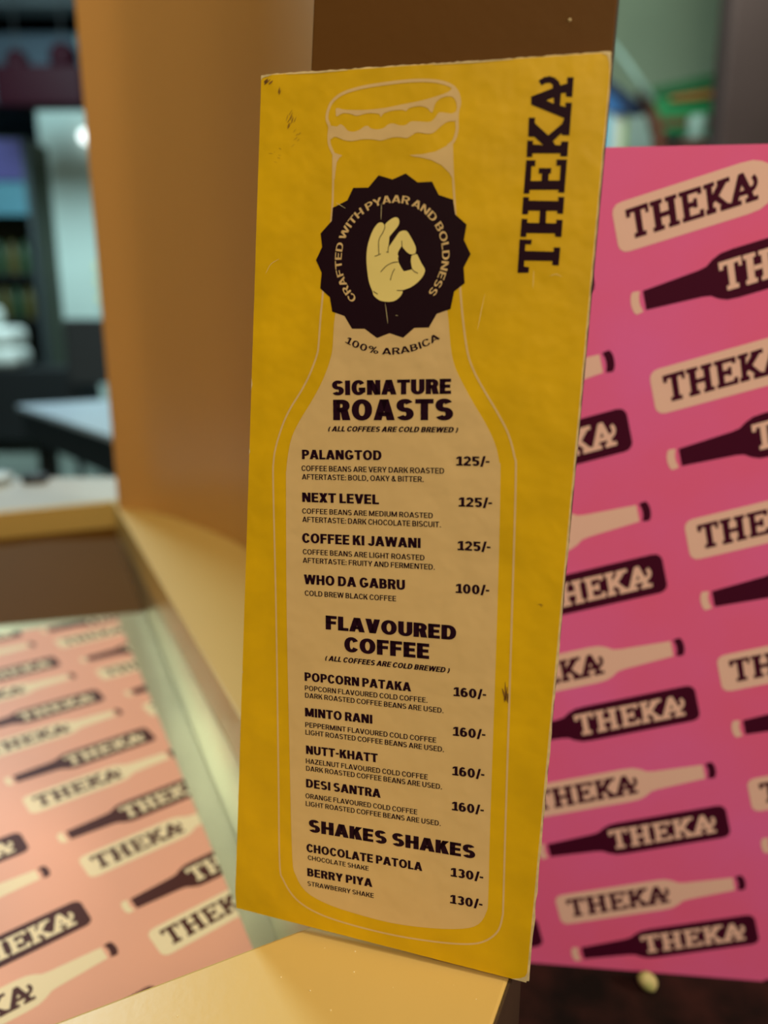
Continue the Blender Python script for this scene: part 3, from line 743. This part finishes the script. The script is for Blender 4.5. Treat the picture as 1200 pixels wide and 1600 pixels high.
# brown board the card leans on
board = thing('upright_board', 'dark brown board rising behind the top of the yellow menu', 'board', matrix=CARD_M)
MB().box(0.0146, 0.0996, 0.0030, 0.46, -0.0065, -0.0023).build('panel', M['brown_board'], board, bevel=0.0006)
MB().box(0.0994, 0.0999, 0.0035, 0.46, -0.0062, -0.0026).build('edge_band', M['edge_dark'], board)
sp = MB().lathe((0, 0, 0), [(.00045, 0), (.0003, .0003), (.0001, .0004)], 8).build('speck', M['core'], board)
sp.location = (0.0878, 0.2775, -0.0023)

# ================================================================ bottle-pattern boards
def ellipse(cx, cy, rx, ry, n=14, a0=0, a1=360):
    return [(cx + rx * math.cos(math.radians(a0 + (a1 - a0) * i / n)), cy + ry * math.sin(math.radians(a0 + (a1 - a0) * i / n))) for i in range(n)]
def bottle_local(base_left):
    """bottle lying along x from 0 to 1 (length), half height .1; returns body print, cap print, logo print"""
    H = 0.098
    prof = [(0.0, -.062), (.006, -.080), (.022, -.094), (.045, -.098), (.55, -.098), (.60, -.094), (.635, -.080), (.665, -.060), (.70, -.054), (.945, -.040)]
    prof2 = prof + [(x, -y) for x, y in prof[::-1]]
    body = Print().poly(prof2)
    cap = Print().poly([(.958, -.043)] + [(.985 + .02 * math.cos(math.radians(a)), .048 * math.sin(math.radians(a))) for a in range(-80, 81, 20)] + [(.958, .043), (.966, .02), (.968, 0), (.966, -.02)])
    if base_left:
        lo = LOGO_P.map(lambda u, v: (.055 + u * .545, -.055 + v * .118))
        return body, cap, lo
    m = lambda x, y: (1 - x, y)
    lo = LOGO_P.map(lambda u, v: (.385 + u * .545, -.058 + v * .118))
    return body.map(m), cap.map(m), lo
def pattern(quad_, PIT, COLV, SC_, SD_, BL, BA, wy=(1.0, 0.0)):
    cream, plum, logo_d, logo_l = Print(), Print(), Print(), Print()
    bl, bd = bottle_local(True), bottle_local(False)
    for c in range(-5, 6):
        for k in range(-8, 12):
            for (parts, start, bp, cpn, lp) in ((bl, SC_, cream, plum, logo_d), (bd, SD_, plum, cream, logo_l)):
                ox = start[0] + c * COLV[0] + k * PIT[0]; oy = start[1] + c * COLV[1] + k * PIT[1]
                if not (-.5 < ox < .45 and -.25 < oy < .6): continue
                def f(u, v):
                    y = oy + (u * math.sin(BA) + v * math.cos(BA)) * BL
                    return (ox + (u * math.cos(BA) - v * math.sin(BA)) * BL, y * wy[0] + y * abs(y) * wy[1])
                bp.add(parts[0].map(f).clip_quad(quad_)); cpn.add(parts[1].map(f).clip_quad(quad_)); lp.add(parts[2].map(f).clip_quad(quad_))
    return cream, plum, logo_d, logo_l
def pattern_board(name, label, matrix, quad_, pat, mats):
    """quad_: sheet corners in the print frame, counter-clockwise from the lower left"""
    t = thing(name, label, 'board', matrix=matrix)
    MB().prism(quad_, -0.0014, 0.0).build('sheet', mats[0], t)
    c, p, ld, ll = pattern(quad_, *pat)
    c.build('cream_bottle_print', mats[1], t, 0.00008, 'cream slanted bottle shapes'); p.build('dark_bottle_print', mats[2], t, 0.00008, 'dark slanted bottle shapes')
    ld.build('dark_lettering', mats[2], t, 0.00018, 'dark slab lettering reading THEKA'); ll.build('cream_lettering', mats[1], t, 0.00018, 'cream slab lettering reading THEKA')
    return t
R0 = [Vector((0.8616, 0.5046, -0.0556)), Vector((-0.4998, 0.8623, 0.0819)), Vector((0.0892, -0.0427, 0.9952))]
TRAY_BOARD = [(-.2436, -.008), (.0534, .0006), (.0731, .4121), (-.2232, .3922)]
pattern_board('salmon_board', 'salmon pink board with slanted cream and dark bottles lying flat in the steel tray',
              frame(Vector((-0.0991, 0.2596, 0.7111)), *R0), TRAY_BOARD, ((-.0208, .0634), (.1080, .0131), (.0135, .0419), (.0262, .0064), 0.0935, math.radians(12.0)),
              (M['salmon'], M['cream_a'], M['plum_a']))
# upright board to the right of the menu
HX = Vector((0.995, -0.1001, 0)).normalized()
pattern_board('pink_board', 'bright pink board with slanted cream and dark bottles standing upright on the dark bench',
              frame(Vector((0.0759, 0.3397, 0.6677)), HX, Vector((0, 0, 1)), HX.cross(Vector((0, 0, 1)))), [(-.036, -.0002), (.261, -.0002), (.261, .4005), (-.036, .4005)],
              ((-.0206, .0625), (.1083, .0120), (.0149, .0349), (.0240, .0074), 0.0941, math.radians(15.6), (.965, .17)),
              (M['pink'], M['cream_b'], M['plum_b']))
# dark bench under it
bench = thing('bench', 'dark mottled bench top beside the counter under the pink board', 'bench')
MB().box(0.055, 0.95, 0.12, 0.75, 0.6375, 0.6675).build('seat', M['bench'], bench, bevel=0.002)
MB().box(0.09, 0.91, 0.16, 0.71, 0.0, 0.6375).build('base', M['black'], bench)
rb = random.Random(4)
def chunk(c, r, sq, n=10, seed=1):
    q = random.Random(seed); v = []; f = []
    rings = 6
    for i in range(rings + 1):
        th = math.pi * i / rings
        for k in range(n):
            a = 2 * math.pi * k / n
            rr = 1 + q.uniform(-.14, .14)
            v.append((c[0] + r[0] * rr * math.sin(th) * math.cos(a) + sq * r[0] * math.cos(th), c[1] + r[1] * rr * math.sin(th) * math.sin(a), c[2] + r[2] * math.cos(th)))
    for i in range(rings):
        for k in range(n):
            f.append([i * n + k, (i + 1) * n + k, (i + 1) * n + (k + 1) % n, i * n + (k + 1) % n])
    return v, f
v, f = chunk((0.1345, 0.3222, 0.6728), (.0050, .0042, .0055), -.35, seed=6)
tag(link('food_scrap', v, f, M['scrap'], smooth=True), 'small pale scrap of food on the dark bench in front of the pink board', 'food scrap')

# glare on the rear counter top, built as a white slab on legs
wt = thing('white_glare_slab', 'white slab standing for glare on the rear counter top, left of the curved partition', 'table')
MB().prism([(-0.93, 0.585), (-0.330, 0.866), (-0.17, 0.93), (-0.17, 1.02), (-0.95, 1.005)], 0.765, 0.795).build('tabletop', M['white_top'], wt, bevel=0.002)
for x, y in ((-0.88, 0.67), (-0.88, 0.95), (-0.24, 0.93)):
    MB().box(x - .02, x + .02, y - .02, y + .02, 0, 0.765).build('leg', M['black'], wt)
pl = MB().lathe((-0.525, 0.975, 0.795), [(.018, 0), (.022, .001), (.040, .007), (.041, .009), (.022, .004), (.004, .003)], 28).build('plate', M['white'], smooth=True)
tag(pl, 'small white plate at the far edge of the white slab', 'plate')
rm = thing('ash_tray', 'small low black dish at the far edge of the white slab', 'dish', (-0.455, 0.982, 0.795))
MB().lathe((0, 0, 0), [(.014, 0), (.017, .002), (.017, .009), (.014, .010), (.011, .004), (.003, .003)], 20).build('bowl', M['black'], rm, smooth=True)

# ================================================================ the hall behind, left of the partition
def table(name, label, c, ux, L, W_, z, top, leg_m):
    """pedestal table, corner c, first edge along ux (unit xy)"""
    vx = (-ux[1], ux[0])
    P = lambda a, b: (c[0] + ux[0] * a + vx[0] * b, c[1] + ux[1] * a + vx[1] * b)
    t = thing(name, label, 'table', (0, 0, 0))
    MB().prism([P(0, 0), P(L, 0), P(L, W_), P(0, W_)], z - 0.012, z).build('tabletop', top, t)
    MB().prism([P(.012, .012), P(L - .012, .012), P(L - .012, W_ - .012), P(.012, W_ - .012)], z - 0.10, z - 0.012).build('apron', leg_m, t)
    for a, b in ((.06, .06), (L - .06, .06), (L - .06, W_ - .06), (.06, W_ - .06)):
        x, y = P(a, b)
        MB().box(x - .022, x + .022, y - .022, y + .022, 0, z - 0.10).build('leg', leg_m, t)
    return t
table('cafe_table', 'pale blue square table with a black frame in the hall', (-1.12, 2.35), (0.619, -0.785), 0.84, 0.72, 0.75, M['blue_top'], M['black'])
def chair(label, x, y, rz):
    t = thing('chair', label, 'chair', (x, y, 0), rz)
    MB().box(-.21, .21, -.21, .21, .43, .47).build('seat', M['dark_grey'], t, bevel=.01)
    MB().box(-.20, .20, .17, .21, .62, 1.01).build('backrest', M['dark_grey'], t, bevel=.01)
    for sx in (-1, 1):
        MB().box(sx * .19 - .016, sx * .19 + .016, .175, .207, 0, .98).build('leg', M['black'], t)
        MB().box(sx * .19 - .016, sx * .19 + .016, -.20, -.168, 0, .43).build('leg', M['black'], t)
    return t
chair('dark grey chair with a square back behind the pale blue table', -1.74, 5.0, math.pi)
bn = thing('long_bench', 'long black upholstered bench far in the hall', 'bench')
MB().box(-4.3, -2.30, 5.85, 6.30, 0.10, 0.655).build('seat', M['black'], bn, bevel=.02)
for x in (-4.2, -2.4): MB().box(x - .03, x + .03, 5.9, 6.25, 0, .10).build('foot', M['black'], bn)
def cushion(label, z, w, x):
    v = MB().box(-w / 2, w / 2, -.16, .16, 0, .15).build('cushion', M['white'], bevel=.055, seg=4)
    v.location = (x, 6.02, z)
    tag(v, label, 'cushion', 'white cushions on the long black bench')
cushion('wide white cushion, lowest of the stack on the black bench', .656, .42, -2.975)
cushion('white cushion, middle of the stack on the black bench', .807, .40, -2.98)
cushion('narrow white cushion, topmost of the stack on the black bench', .958, .20, -3.04)

# lit drinks cooler
cl = thing('drinks_cooler', 'tall dark drinks cooler with a purple and teal lit header', 'cooler', (0, 0, 0))
MB().box(-3.62, -2.83, 7.10, 7.15, 0, 2.40).box(-3.62, -3.59, 6.60, 7.10, 0, 2.40).box(-2.86, -2.83, 6.60, 7.10, 0, 2.40).box(-3.59, -2.86, 6.60, 7.10, 0, .30).box(-3.59, -2.86, 6.60, 7.10, 1.82, 2.40).build('cabinet', M['olive'], cl)
MB().box(-3.60, -2.86, 6.56, 6.60, 2.08, 2.38).build('header', M['purple'], cl, bevel=.004)
MB().box(-3.60, -2.86, 6.565, 6.60, 1.82, 2.07).build('sub_header', M['teal'], cl, bevel=.004)
MB().box(-2.85, -2.81, 6.55, 6.60, 0.20, 2.38).build('door_frame', M['beam'], cl)
for z in (0.62, 0.98, 1.34):
    MB().box(-3.59, -2.86, 6.62, 7.10, z, z + .03).build('shelf', M['black'], cl)
place = ('leftmost', 'second from the left', 'third from the left', 'third from the right', 'second from the right', 'rightmost')
for z in (1.012, 1.372):
    for i in range(6):
        ca = (i + (z > 1.2)) % 2
        q = MB().lathe((0, 0, 0), [(.032, 0), (.036, .01), (.036, .17), (.028, .20), (.016, .23), (.016, .26)], 12).build('drink_bottle', M['crate_a' if ca else 'crate_b'], smooth=True)
        q.location = (-3.50 + i * .105, 6.70, z)
        row = 'upper' if z > 1.2 else 'lower'
        tag(q, ('amber' if ca else 'green') + ' bottle, ' + place[i] + ' on the ' + row + ' shelf of the dark cooler', 'bottle', 'bottles in the drinks cooler')

# maroon hanging pair
ms = thing('hanging_sign', 'glossy dark maroon hanging box sign with two round tops below the beam', 'sign', (0, 0, 0))
MB().prism([(-2.76, 5.98), (-2.12, 5.98), (-2.12, 6.14), (-2.76, 6.14)], 2.48, 2.74).build('box', M['maroon'], ms, bevel=.03)
for x, z, r in ((-2.60, 2.76, .085), (-2.27, 2.80, .10)):
    MB().lathe((x, 6.06, z), [(r * .5, -.10), (r * .9, -.05), (r, 0), (r * .9, .05), (r * .5, .09), (r * .1, .10)], 18).build('round_top', M['maroon'], ms, smooth=True)
    MB().tube([(x, 6.06, z + .09), (x, 6.06, 3.4)], .004, 8).build('hanger', M['black'], ms)
ft = thing('tube_lamp', 'pale hanging tube lamp beside the maroon sign', 'lamp', (0, 0, 0))
MB().tube([(-2.30, 6.5, 3.08), (-2.10, 6.2, 2.62)], .030, 12).build('tube', M['tube'], ft, smooth=True)
MB().tube([(-2.30, 6.5, 3.08), (-2.30, 6.5, 3.4)], .008, 8).build('hanger', M['black'], ft)
# lamp and posters by the pillar
bl_ = thing('bulb_lamp', 'glaring white bulb on the face of the pillar', 'lamp', (-2.475, 6.93, 2.48))
MB().lathe((0, 0, 0), [(.01, -.055), (.04, -.04), (.055, 0), (.04, .04), (.015, .055)], 16).build('bulb', M['bulb'], bl_, smooth=True)
MB().box(-.02, .02, .03, .07, -.02, .02).build('holder', M['white'], bl_)
cb = thing('tall_cabinet', 'pale lavender tall cabinet behind the pillar', 'cabinet', (0, 0, 0))
MB().box(-2.56, -1.95, 7.66, 8.15, 0, 2.5).build('body', M['lavender'], cb, bevel=.01)
MB().box(-2.54, -1.97, 7.63, 7.66, 0.95, 2.45).build('door', M['lavender'], cb, bevel=.004)
MB().box(-2.53, -2.51, 7.60, 7.63, 1.5, 1.9).build('handle', M['dark_grey'], cb)
for i, z in enumerate((1.445, 1.317, 1.183)):
    o = MB().lathe((-2.44, 6.90, z + .0), [(.02, -.04), (.04, -.02), (.045, 0), (.04, .025), (.02, .04)], 12).build('globe_light', M['warm_bulb'], smooth=True)
    o.location = (0, 0.02, 0)
    tag(o, 'small yellowish round light on the pillar, %s of a column of three' % ('top', 'middle', 'bottom')[i], 'light', 'round lights on the pillar')

# ================================================================ the hall behind, right
gs = thing('green_sign', 'green signboard with an orange stripe on the wall', 'sign', (0, 0, 0))
def slab(pts, y0, y1, name, m, par):     # polygon in x, z extruded in y
    k = len(pts)
    v = [(x, y0, z) for x, z in pts] + [(x, y1, z) for x, z in pts]
    f = [list(range(k)), list(range(2 * k - 1, k - 1, -1))] + [[i, i + k, (i + 1) % k + k, (i + 1) % k] for i in range(k)]
    o = link(name, v, f, m, par)
    bm = bmesh.new(); bm.from_mesh(o.data); bmesh.ops.recalc_face_normals(bm, faces=bm.faces); bm.to_mesh(o.data); bm.free()
    return o
slab([(1.53, 2.05), (2.3, 2.02), (2.3, 2.36), (1.51, 2.25)], 4.80, 4.84, 'panel', M['green'], gs)
slab([(1.50, 2.225), (2.3, 2.33), (2.3, 2.44), (1.50, 2.275)], 4.78, 4.80, 'upper_band', M['dgreen'], gs)
slab([(1.62, 2.205), (2.3, 2.265), (2.3, 2.325), (1.62, 2.225)], 4.77, 4.78, 'stripe', M['orange'], gs)
MB().box(1.8, 1.86, 4.84, 5.6, 2.1, 2.16).build('bracket', M['black'], gs)
wc = thing('wooden_rack', 'red brown wooden rack with a slanted post in front of the green sign', 'rack', (0, 0, 0))
slab([(1.375, 2.205), (1.415, 2.225), (1.50, 2.06), (1.54, 1.96), (1.54, 1.2), (1.48, 1.2), (1.48, 1.98), (1.455, 2.05)], 4.56, 4.62, 'slanted_post', M['brown_chair'], wc)
slab([(1.52, 2.03), (2.2, 2.05), (2.2, 2.08), (1.52, 2.065)], 4.57, 4.60, 'rail', M['brown_chair'], wc)
MB().box(1.47, 1.55, 4.52, 4.66, 0, 1.2).build('base', M['brown_chair'], wc)
bs = thing('blue_sign', 'slanted blue and navy sign above a white poster', 'sign', (0, 0, 0))
slab([(1.15, 2.30), (1.22, 2.29), (1.36, 2.20), (1.47, 2.13), (1.40, 2.115), (1.32, 2.125), (1.15, 2.17)], 4.70, 4.73, 'board', M['blue'], bs)
slab([(1.18, 2.325), (1.25, 2.285), (1.475, 2.135), (1.42, 2.105), (1.33, 2.12), (1.31, 2.19), (1.18, 2.28)], 4.68, 4.70, 'navy_edge', M['navy'], bs)
MB().box(1.19, 1.22, 4.73, 5.6, 2.2, 2.23).build('bracket', M['black'], bs)
ps = thing('poster_stand', 'white and light blue poster stand with a yellow green edge', 'stand', (0, 0, 0))
MB().box(1.08, 1.345, 4.74, 4.77, 0.9, 2.145).build('panel', M['white'], ps)
MB().box(1.10, 1.285, 4.73, 4.74, 1.85, 2.12).build('print', M['sky'], ps)
MB().box(1.345, 1.375, 4.735, 4.77, 0.9, 2.13).build('edge_strip', M['lime'], ps)
for x in (1.12, 1.33): MB().box(x - .015, x + .015, 4.72, 4.80, 0, .9).build('leg', M['black'], ps)
tb = thing('strip_reflection', 'pale slanted tube standing for a reflected tube light above the blue sign', 'lamp', (0, 0, 0))
MB().tube([(1.19, 4.5, 2.42), (1.435, 4.5, 2.135)], [.010, .020], 12).build('tube', M['tube'], tb, smooth=True)  # reflection of a tube light, modelled as a pale tube
MB().tube([(1.19, 4.5, 2.42), (1.19, 4.5, 3.4)], .004, 8).build('hanger', M['beam'], tb)
wb = thing('wall_board', 'pale grey green board low on the wall behind the rack', 'board', (0, 0, 0))
MB().box(1.44, 2.3, 5.50, 5.58, 1.2, 2.31).build('panel', M['pillar'], wb, bevel=.005)
cu = MB().lathe((1.68, 4.50, 1.9305), [(.035, 0), (.045, .02), (.05, .10), (.045, .13), (.02, .135)], 16).build('white_pot', M['tube'], smooth=True)
tag(cu, 'small pale pot on the rack rail below the orange stripe', 'pot')
sh = MB().box(1.58, 1.90, 4.42, 4.62, 1.90, 1.93).build('shelf', M['brown_chair'], wc)
